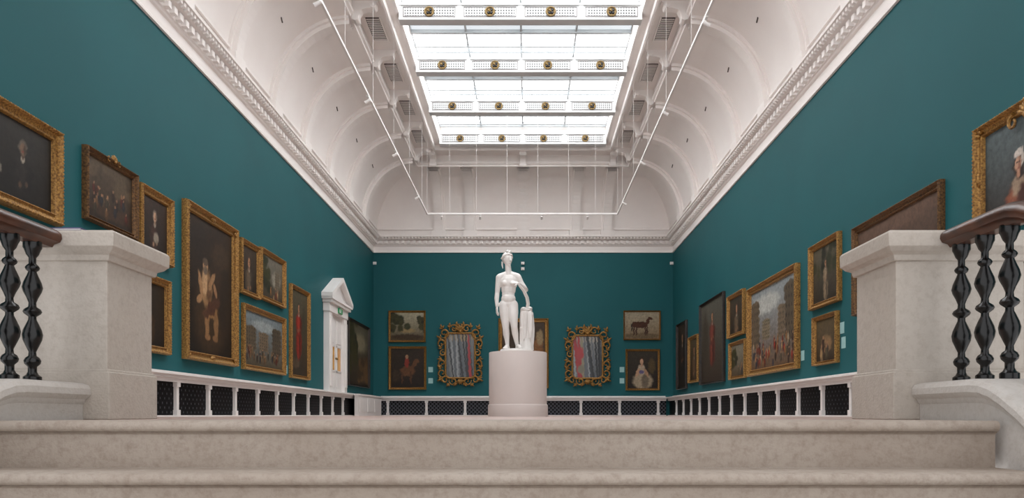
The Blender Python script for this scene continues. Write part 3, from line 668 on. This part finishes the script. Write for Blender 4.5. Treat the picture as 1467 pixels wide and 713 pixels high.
# ---------------------------------------------------------------- statue
st_=empty('statue',(SX,SY,.938),0,'white marble nude female figure leaning by a draped tree stump','statue')
b=MB()
b.ell((-.135,0,1.03),(.132,.092,.13)); b.ell((-.138,0,.94),(.110,.082,.12)); b.ell((-.142,0,.86),(.095,.074,.10)); b.ell((-.14,-.015,.79),(.108,.078,.09))
b.ell((-.137,.005,.71),(.135,.088,.09)); b.ell((-.195,.045,.685),(.078,.07,.08)); b.ell((-.08,.045,.685),(.075,.068,.078))
b.ell((-.192,-.062,1.015),(.044,.036,.042)); b.ell((-.085,-.062,1.015),(.044,.036,.042))
b.caps([(-.137,.01,1.13),(-.14,.0,1.2),(-.15,-.005,1.30)],[.062,.047,.043])
b.caps([(-.14,.015,1.165),(-.265,.0,1.115)],[.048,.05]); b.caps([(-.14,.015,1.165),(-.01,.0,1.12)],[.048,.05])
b.caps([(-.195,.005,.70),(-.192,-.005,.58),(-.185,-.012,.46),(-.178,-.018,.36),(-.172,.006,.28),(-.162,.012,.19),(-.155,.012,.11)],[.086,.08,.062,.05,.05,.036,.028])
b.caps([(-.08,.005,.70),(-.07,-.03,.58),(-.062,-.055,.46),(-.052,-.068,.37),(-.04,-.03,.28),(-.025,.005,.19),(-.012,.025,.12)],[.084,.077,.06,.049,.048,.035,.028])
def foot(hx,hy,tx,ty,z):
    d=Vector((tx-hx,ty-hy,0)); dn=d.normalized(); sd=Vector((-dn.y,dn.x,0))
    b.caps([(hx,hy,z+.03),(hx+d.x*.5,hy+d.y*.5,z+.035),(hx+d.x*.8,hy+d.y*.8,z+.02)],[.032,.03,.024])
    for k in range(5):
        o=sd*(k-2)*.014; p=Vector((hx+d.x*.78,hy+d.y*.78,z+.016))+o*.9; q=Vector((tx,ty,z+.01))+o*1.05-dn*abs(k-1)*.006
        b.caps([p,q],[.014,.0095],seg=8)
foot(-.152,.025,-.185,-.13,.05); foot(-.008,.04,.045,-.10,.055)
b.caps([(-.275,0,1.105),(-.292,.008,1.0),(-.305,.018,.88),(-.312,.005,.80),(-.308,-.02,.68)],[.052,.042,.035,.035,.023])
def hand(w_,d,n,s,curl=.4):
    w_=Vector(w_); d=Vector(d).normalized(); n=Vector(n).normalized(); sd=d.cross(n).normalized()
    R=Matrix((sd,n,d)).transposed()
    b.ell(w_+d*.04,(.03,.015,.045),R=R,seg=10,rings=8)
    for k,L in enumerate((.052,.062,.057,.045)):
        o=sd*(k-1.5)*.0155; p0=w_+d*.075+o; p1=p0+(d+n*curl*.5).normalized()*L*.5; p2=p1+(d+n*curl*1.4).normalized()*L*.5
        b.caps([p0,p1,p2],[.0088,.0082,.007],seg=8)
    p0=w_+d*.025-sd*.022*s; p1=p0+(d*.7-sd*.6*s+n*.4).normalized()*.03; p2=p1+(d-sd*.1*s+n*.4).normalized()*.025
    b.caps([p0,p1,p2],[.011,.0095,.008],seg=8)
hand((-.308,-.022,.675),(.02,-.1,-1),(.6,.3,-.1),1,.5)
b.caps([(.0,0,1.11),(.045,.015,1.03),(.115,.02,.93)],[.051,.042,.035]); b.caps([(.115,.02,.93),(.09,-.06,.95),(.02,-.165,.99)],[.036,.036,.022])
hand((.015,-.17,.992),(-.75,-.2,.12),(0,.7,-.6),-1,.7)
HR=(Euler((rad(8),0,rad(38)))).to_matrix(); HC=Vector((-.152,-.012,1.375))
def H(p): return HC+HR@Vector(p)
b.ell(HC,(.066,.08,.085),R=HR,seg=20,rings=14); b.ell(H((0,-.022,-.045)),(.048,.052,.058),R=HR); b.ell(H((0,-.06,-.09)),(.02,.018,.016),R=HR)
b.caps([H((0,-.078,.012)),H((0,-.095,-.022))],[.007,.011],seg=8); b.ell(H((0,-.08,-.025)),(.016,.012,.008),R=HR,seg=8)
b.ell(H((0,-.073,-.052)),(.021,.011,.006),R=HR,seg=8); b.ell(H((0,-.071,-.062)),(.018,.011,.006),R=HR,seg=8)
for s in (-1,1):
    b.ell(H((s*.027,-.069,.018)),(.017,.008,.005),R=HR,seg=8); b.ell(H((s*.027,-.068,.001)),(.013,.008,.007),R=HR,seg=8); b.ell(H((s*.064,.0,-.01)),(.008,.017,.025),R=HR,seg=8)
ob=b.obj('tmp_body','marble',fix=False,smooth=0)
rm=ob.modifiers.new('r','REMESH'); rm.mode='VOXEL'; rm.voxel_size=.0055
sm=ob.modifiers.new('s','SMOOTH'); sm.factor=.5; sm.iterations=6
dg=bpy.context.evaluated_depsgraph_get(); me=bpy.data.meshes.new_from_object(ob.evaluated_get(dg)); me.name='figure'
me.shade_smooth()
fg=bpy.data.objects.new('figure',me); COL.objects.link(fg); fg.parent=st_
bpy.data.objects.remove(ob)
b=MB()
b.ell(H((0,.018,.022)),(.075,.08,.082),R=HR,seg=18,rings=12)
for k in range(9):
    a=rad(-80+20*k)
    b.tube([H((.02*math.sin(a),-.06,.07)),H((.055*math.sin(a),-.045+abs(k-4)*.008,.062)),H((.078*math.sin(a),.0,.03)),H((.07*math.sin(a),.06,.0))],[.012,.018,.018,.012],seg=8)
b.ell(H((0,.09,.0)),(.035,.032,.035),R=HR); 
for s in (-1,1):
    b.tube([H((0,-.01,.095)),H((s*.025,-.015,.118)),H((s*.042,-.01,.112)),H((s*.03,-.005,.095))],[.012,.019,.015,.01],seg=8)
    b.tube([H((s*.05,.06,-.04)),H((s*.045,.06,-.09)),H((s*.05,.03,-.14))],[.014,.013,.006],seg=7)
b.obj('hair','marble',parent=st_,smooth=70)
b=MB(); vs=[];fs=[];seg=26;rings=20
for i in range(rings+1):
    t=i/rings; z=.045+.60*t
    for k in range(seg):
        a=2*math.pi*k/seg
        r=.082-.012*t+.02*(1-t)**4+.008*math.sin(3*a+4*t)+.005*math.sin(7*a+9*t)
        vs.append((.125+.01*math.sin(5*t)+r*math.cos(a),.06+r*.85*math.sin(a),z))
for i in range(rings):
    for k in range(seg): fs.append((i*seg+k,i*seg+(k+1)%seg,(i+1)*seg+(k+1)%seg,(i+1)*seg+k))
fs.append(tuple(range(seg))); fs.append(tuple(rings*seg+k for k in range(seg))); b.add(vs,fs)
b.caps([(.17,.05,.5),(.20,.03,.56)],[.035,.028]); b.caps([(.07,.03,.32),(.045,.0,.36)],[.028,.022])
b.obj('tree_stump','marble',parent=st_,smooth=60)
b=MB(); vs=[];fs=[];seg=60;rings=16
for i in range(rings+1):
    t=i/rings; z=.635-.50*t
    for k in range(seg+1):
        a=rad(-200+ 230*k/seg); fold=.022*math.sin(a*7+2.5*t)+.010*math.sin(a*15+t)
        r=(.06 if i==0 else .085)+.012*math.sin(t*4)+fold*(.3+t*.8)
        zz=z-(.09*math.sin(a*1.5+.6)*t)
        vs.append((.128+r*math.cos(a),.055+r*.95*math.sin(a),zz))
for i in range(rings):
    for k in range(seg): fs.append((i*(seg+1)+k,i*(seg+1)+k+1,(i+1)*(seg+1)+k+1,(i+1)*(seg+1)+k))
b.add(vs,fs)
b.ell((.128,.055,.632),(.088,.085,.028)); b.ell((.165,.03,.655),(.05,.05,.03)); b.ell((.085,.02,.65),(.045,.045,.025))
for o in (-.012,.012):
    b.tube([(-.0+o*.3,-.185,1.0),(.03+o*.5,-.175,.95),(.09+o,-.12,.89),(.135+o,-.06,.80),(.15+o,-.01,.72),(.14+o,.02,.65),(.11+o,-.0,.6)],[.009,.011,.013,.014,.015,.016,.014],seg=8)
b.obj('drapery','marble',parent=st_,smooth=60,fix=False)
b=MB(); b.lathe([(.0,0),(.235,0),(.24,.01),(.24,.04),(.232,.05),(.0,.05)],(-.02,0,0),40,sy=.8); b.obj('statue_base','marble',parent=st_,smooth=40)
# spot lamps and heads added to the track to brighten the statue
for s in (-1,1):
    x=C+s*2.45; y=8.2
    l=bpy.data.lights.new('added_statue_lamp','SPOT'); l.energy=60 if s<0 else 15; l.spot_size=rad(26); l.spot_blend=.6; l.shadow_soft_size=.06; l.color=(1,.97,.93)
    lo=bpy.data.objects.new('added_statue_lamp',l); COL.objects.link(lo); lo.parent=tr; lo.location=(s*2.45,y,-.12)
    d=Vector((SX,SY,1.9))-Vector((x,y,5.14)); lo.rotation_euler=d.to_track_quat('-Z','Y').to_euler()
    spot(s*hw,y,-s*.4,.6)
